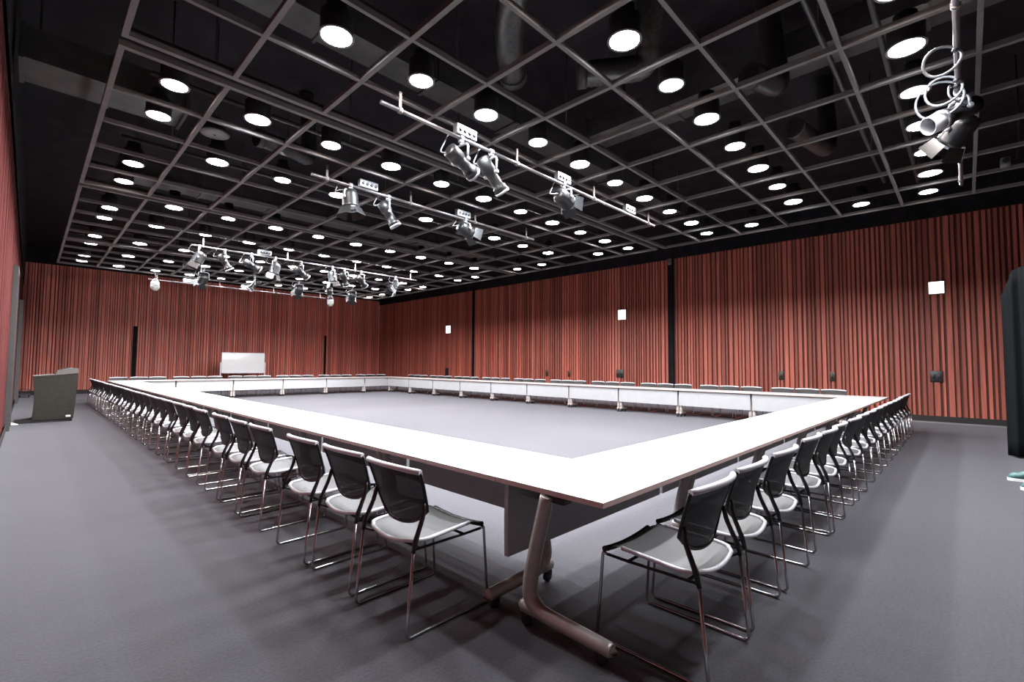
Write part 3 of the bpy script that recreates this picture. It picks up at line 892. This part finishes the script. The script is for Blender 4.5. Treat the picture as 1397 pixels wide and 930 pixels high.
# ------------------------------------------------------------------ person at the right edge
def skin_chain(name, verts, edges, radii, m, parent, sub=2):
    me = bpy.data.meshes.new(name); me.from_pydata(verts, edges, []); me.materials.append(m)
    o = bpy.data.objects.new(name, me); COL.objects.link(o); o.parent = parent
    sk = o.modifiers.new('skin', 'SKIN'); sk.use_smooth_shade = True
    if not me.skin_vertices: 
        bpy.context.view_layer.objects.active = o
    for i, d in enumerate(me.skin_vertices[0].data):
        q = radii[i]; d.radius = q if isinstance(q, tuple) else (q, q)
        d.use_root = (i == 0)
    s_ = o.modifiers.new('sub', 'SUBSURF'); s_.levels = sub; s_.render_levels = sub
    return o
def person(loc, rz):
    r = empty('person', loc, rz)      # faces local +X; y = left
    # one continuous body: pelvis, torso, neck, legs, arms
    FS = .28                           # half the distance between the feet
    V, E, R_ = [], [], []
    def v(p, rad, prev=None):
        V.append(p); R_.append(rad)
        if prev is not None: E.append((prev, len(V) - 1))
        return len(V) - 1
    pel = v((-.06, 0, .93), (.125, .155))
    wai = v((-.07, 0, 1.09), (.105, .14), pel); che = v((-.09, 0, 1.25), (.115, .16), wai); sho = v((-.10, 0, 1.405), (.085, .085), che)
    nek = v((-.085, 0, 1.49), (.052, .055), sho); hd0 = v((-.07, 0, 1.55), (.05, .05), nek)
    for s_ in (-1, 1):
        hip = v((-.05, s_ * .10, .86), (.095, .095), pel)
        kn = v((.03, s_ * .19, .48), (.062, .062), hip); ca = v((.03, s_ * .22, .34), (.056, .056), kn); an = v((.04, s_ * FS, .10), (.042, .042), ca)
        cl = v((-.10, s_ * .115, 1.40), (.075, .075), sho); shl = v((-.105, s_ * .20, 1.37), (.062, .062), cl)
        el = v((-.14, s_ * .25, 1.12), (.043, .043), shl); wr = v((-.11, s_ * .25, .89), (.030, .030), el)
    skin_chain('body', V, E, R_, M['jacket'], r)
    # trousers over the legs
    V, E, R_ = [], [], []
    tw = v((-.068, 0, 1.03), (.118, .150)); t0 = v((-.062, 0, .955), (.128, .160), tw)
    for s_ in (-1, 1):
        h_ = v((-.055, s_ * .085, .86), (.105, .095), t0); a = v((-.03, s_ * .12, .72), (.092, .092), h_); b = v((.03, s_ * .19, .48), (.075, .075), a); c = v((.045, s_ * FS, .08), (.062, .062), b)
    skin_chain('trousers', V, E, R_, M['trousers'], r)
    # head with face
    h = MB()
    bm = bmesh.new(); bmesh.ops.create_uvsphere(bm, u_segments=28, v_segments=20, radius=1)
    for q in bm.verts:
        x, y, z = q.co
        fx = .098 * x; fy = .076 * y; fz = .118 * z
        if z < 0: fy *= 1 - .22 * (-z) ** 1.5; fx *= 1 - .10 * (-z)
        if x > .5 and abs(y) < .18 and -.35 < z < .1: fx += .02 * (1 - abs(y) / .18) * (1 - abs(z + .18) / .28) if abs(z + .18) < .28 else 0
        if x > .4 and .02 < z < .22 and .2 < abs(y) < .6: fx -= .006
        q.co = Vector((-.055 + fx, fy, 1.655 + fz))
    bm.verts.index_update()
    h.add([q.co[:] for q in bm.verts], [[q.index for q in f.verts] for f in bm.faces], 0, True); bm.free()
    for s_ in (-1, 1):
        h.lathe([(.0, -.012), (.022, -.008), (.028, 0), (.018, .008), (.0, .008)], 12, mat=Matrix.Translation((-.065, s_ * .078, 1.645)) @ Matrix.Rotation(PI / 2 * s_, 4, 'X') @ Matrix.Scale(1.3, 4, (0, 1, 0)))
    hd = h.build('head', M['skin'], r)
    ey = MB()
    for s_ in (-1, 1):
        ey.lathe([(.0, -.008), (.009, -.004), (.011, 0), (.009, .004), (.0, .008)], 10, mat=Matrix.Translation((.031, s_ * .031, 1.664)))
    ey.build('eye', M['eye'], hd)
    MB().tube([(.034, -.022, 1.603), (.041, 0, 1.605), (.034, .022, 1.603)], [.003, .005, .003], 8).build('mouth', mat('lips', (.40, .18, .15), .5, noise=.05), hd)
    hr = MB()
    bm = bmesh.new(); bmesh.ops.create_uvsphere(bm, u_segments=24, v_segments=16, radius=1)
    bmesh.ops.delete(bm, geom=[q for q in bm.verts if q.co.z < -.25 + .75 * max(0, q.co.x)], context='VERTS')
    for q in bm.verts: q.co = Vector((-.063 + .108 * q.co.x, .086 * q.co.y, 1.668 + .122 * q.co.z))
    bm.verts.index_update()
    hr.add([q.co[:] for q in bm.verts], [[q.index for q in f.verts] for f in bm.faces], 0, True); bm.free()
    hr.build('hair', M['hair'], r)
    # hands
    for s_ in (-1, 1):
        V, E, R_ = [], [], []
        b = v((-.108, s_ * .25, .905), (.026, .022)); p1 = v((-.10, s_ * .252, .855), (.018, .036), b); p2 = v((-.095, s_ * .252, .81), (.015, .038), p1)
        skin_chain('hand', V, E, R_, M['skin'], r)
        for q, (dx, ln) in enumerate([(-.028, .060), (-.009, .072), (.010, .076), (.029, .068)]):
            V, E, R_ = [], [], []
            a = v((-.097 + dx, s_ * .252, .82), .0085); b = v((-.09 + dx, s_ * .248, .82 - ln * .5), .008, a); c = v((-.094 + dx, s_ * .238, .82 - ln), .007, b)
            skin_chain('finger', V, E, R_, M['skin'], r, 1)
        V, E, R_ = [], [], []
        a = v((-.078, s_ * .246, .87), .010); b = v((-.052, s_ * .238, .84), .009, a); c = v((-.044, s_ * .234, .81), .0075, b)
        skin_chain('thumb', V, E, R_, M['skin'], r, 1)
    # sneakers
    for s_ in (-1, 1):
        y0 = s_ * FS
        ns, nr = 14, 12
        vs = []
        for i in range(ns + 1):
            t = i / ns
            x = -.035 + .285 * t
            w = .038 + .018 * math.sin(PI * min(1, t * 1.05) ** 1.4) + (.004 if .55 < t < .85 else 0)
            if t > .85: w *= math.sqrt(max(0.02, 1 - ((t - .85) / .16) ** 2))
            if t < .08: w *= .75
            hgt = .125 - .048 * min(1, max(0, (t - .32) / .35)) if t < .75 else .073 * math.sqrt(max(.05, 1 - ((t - .75) / .26) ** 2)) + .004
            for j in range(nr):
                a = 2 * PI * j / nr
                vs.append((x, y0 + w * math.cos(a), .024 + hgt * .5 + hgt * .5 * math.sin(a)))
        fs = [(i * nr + j, i * nr + (j + 1) % nr, (i + 1) * nr + (j + 1) % nr, (i + 1) * nr + j) for i in range(ns) for j in range(nr)]
        fs += [tuple(reversed(range(nr))), tuple(ns * nr + j for j in range(nr))]
        sh = MB().add(vs, fs, 0, True).build('sneaker', M['teal'], r)
        ol = []
        for i in range(ns + 1):
            t = i / ns; x = -.04 + .295 * t
            w = .042 + .012 * math.sin(PI * t ** 1.2)
            if t > .85: w *= math.sqrt(max(0.02, 1 - ((t - .85) / .16) ** 2))
            ol.append((x, w))
        poly = [(x, y0 + w) for x, w in ol] + [(x, y0 - w) for x, w in reversed(ol)]
        MB().prism(poly, 2, .0, .032).build('sole', M['sole'], sh)
        lc = MB()
        for q in range(4):
            x = .09 + q * .022; z = .105 - q * .012
            lc.tube([(x, y0 - .022, z - .006), (x, y0, z + .003), (x, y0 + .022, z - .006)], .004, 6)
        lc.build('laces', M['sole'], sh)
    tag(r, 'person in dark clothes and teal sneakers at the right edge', 'person')
    return r
person((8.03, -.60, 0), math.radians(98))

# ------------------------------------------------------------------ world and camera
w = bpy.data.worlds.new('World'); S.world = w; w.use_nodes = True
w.node_tree.nodes['Background'].inputs['Color'].default_value = (.5, .52, .6, 1)
w.node_tree.nodes['Background'].inputs['Strength'].default_value = .02

f, yaw, pitch, roll = 638.96, math.radians(44.144), math.radians(2.8957), math.radians(.4033)
F = Vector((math.cos(yaw) * math.cos(pitch), math.sin(yaw) * math.cos(pitch), math.sin(pitch)))
Rv = Vector((math.sin(yaw), -math.cos(yaw), 0)); U = Rv.cross(F)
R2 = Rv * math.cos(roll) + U * math.sin(roll); U2 = -Rv * math.sin(roll) + U * math.cos(roll)
cam = bpy.data.cameras.new('Camera'); co = bpy.data.objects.new('Camera', cam); COL.objects.link(co)
m4 = Matrix(((R2.x, U2.x, -F.x, 0), (R2.y, U2.y, -F.y, 0), (R2.z, U2.z, -F.z, 1.3428), (0, 0, 0, 1)))
co.matrix_world = m4
cam.sensor_width = 36; cam.sensor_fit = 'HORIZONTAL'; cam.lens = f * 36 / 1397; cam.clip_start = .02; cam.clip_end = 200
S.camera = co
S.view_settings.view_transform = 'Standard'
S.view_settings.look = 'None'
S.view_settings.exposure = 0.0
S.cycles.use_denoising = True
S.cycles.max_bounces = 6; S.cycles.diffuse_bounces = 4; S.cycles.glossy_bounces = 3; S.cycles.transparent_max_bounces = 8
S.cycles.sample_clamp_indirect = 4.0
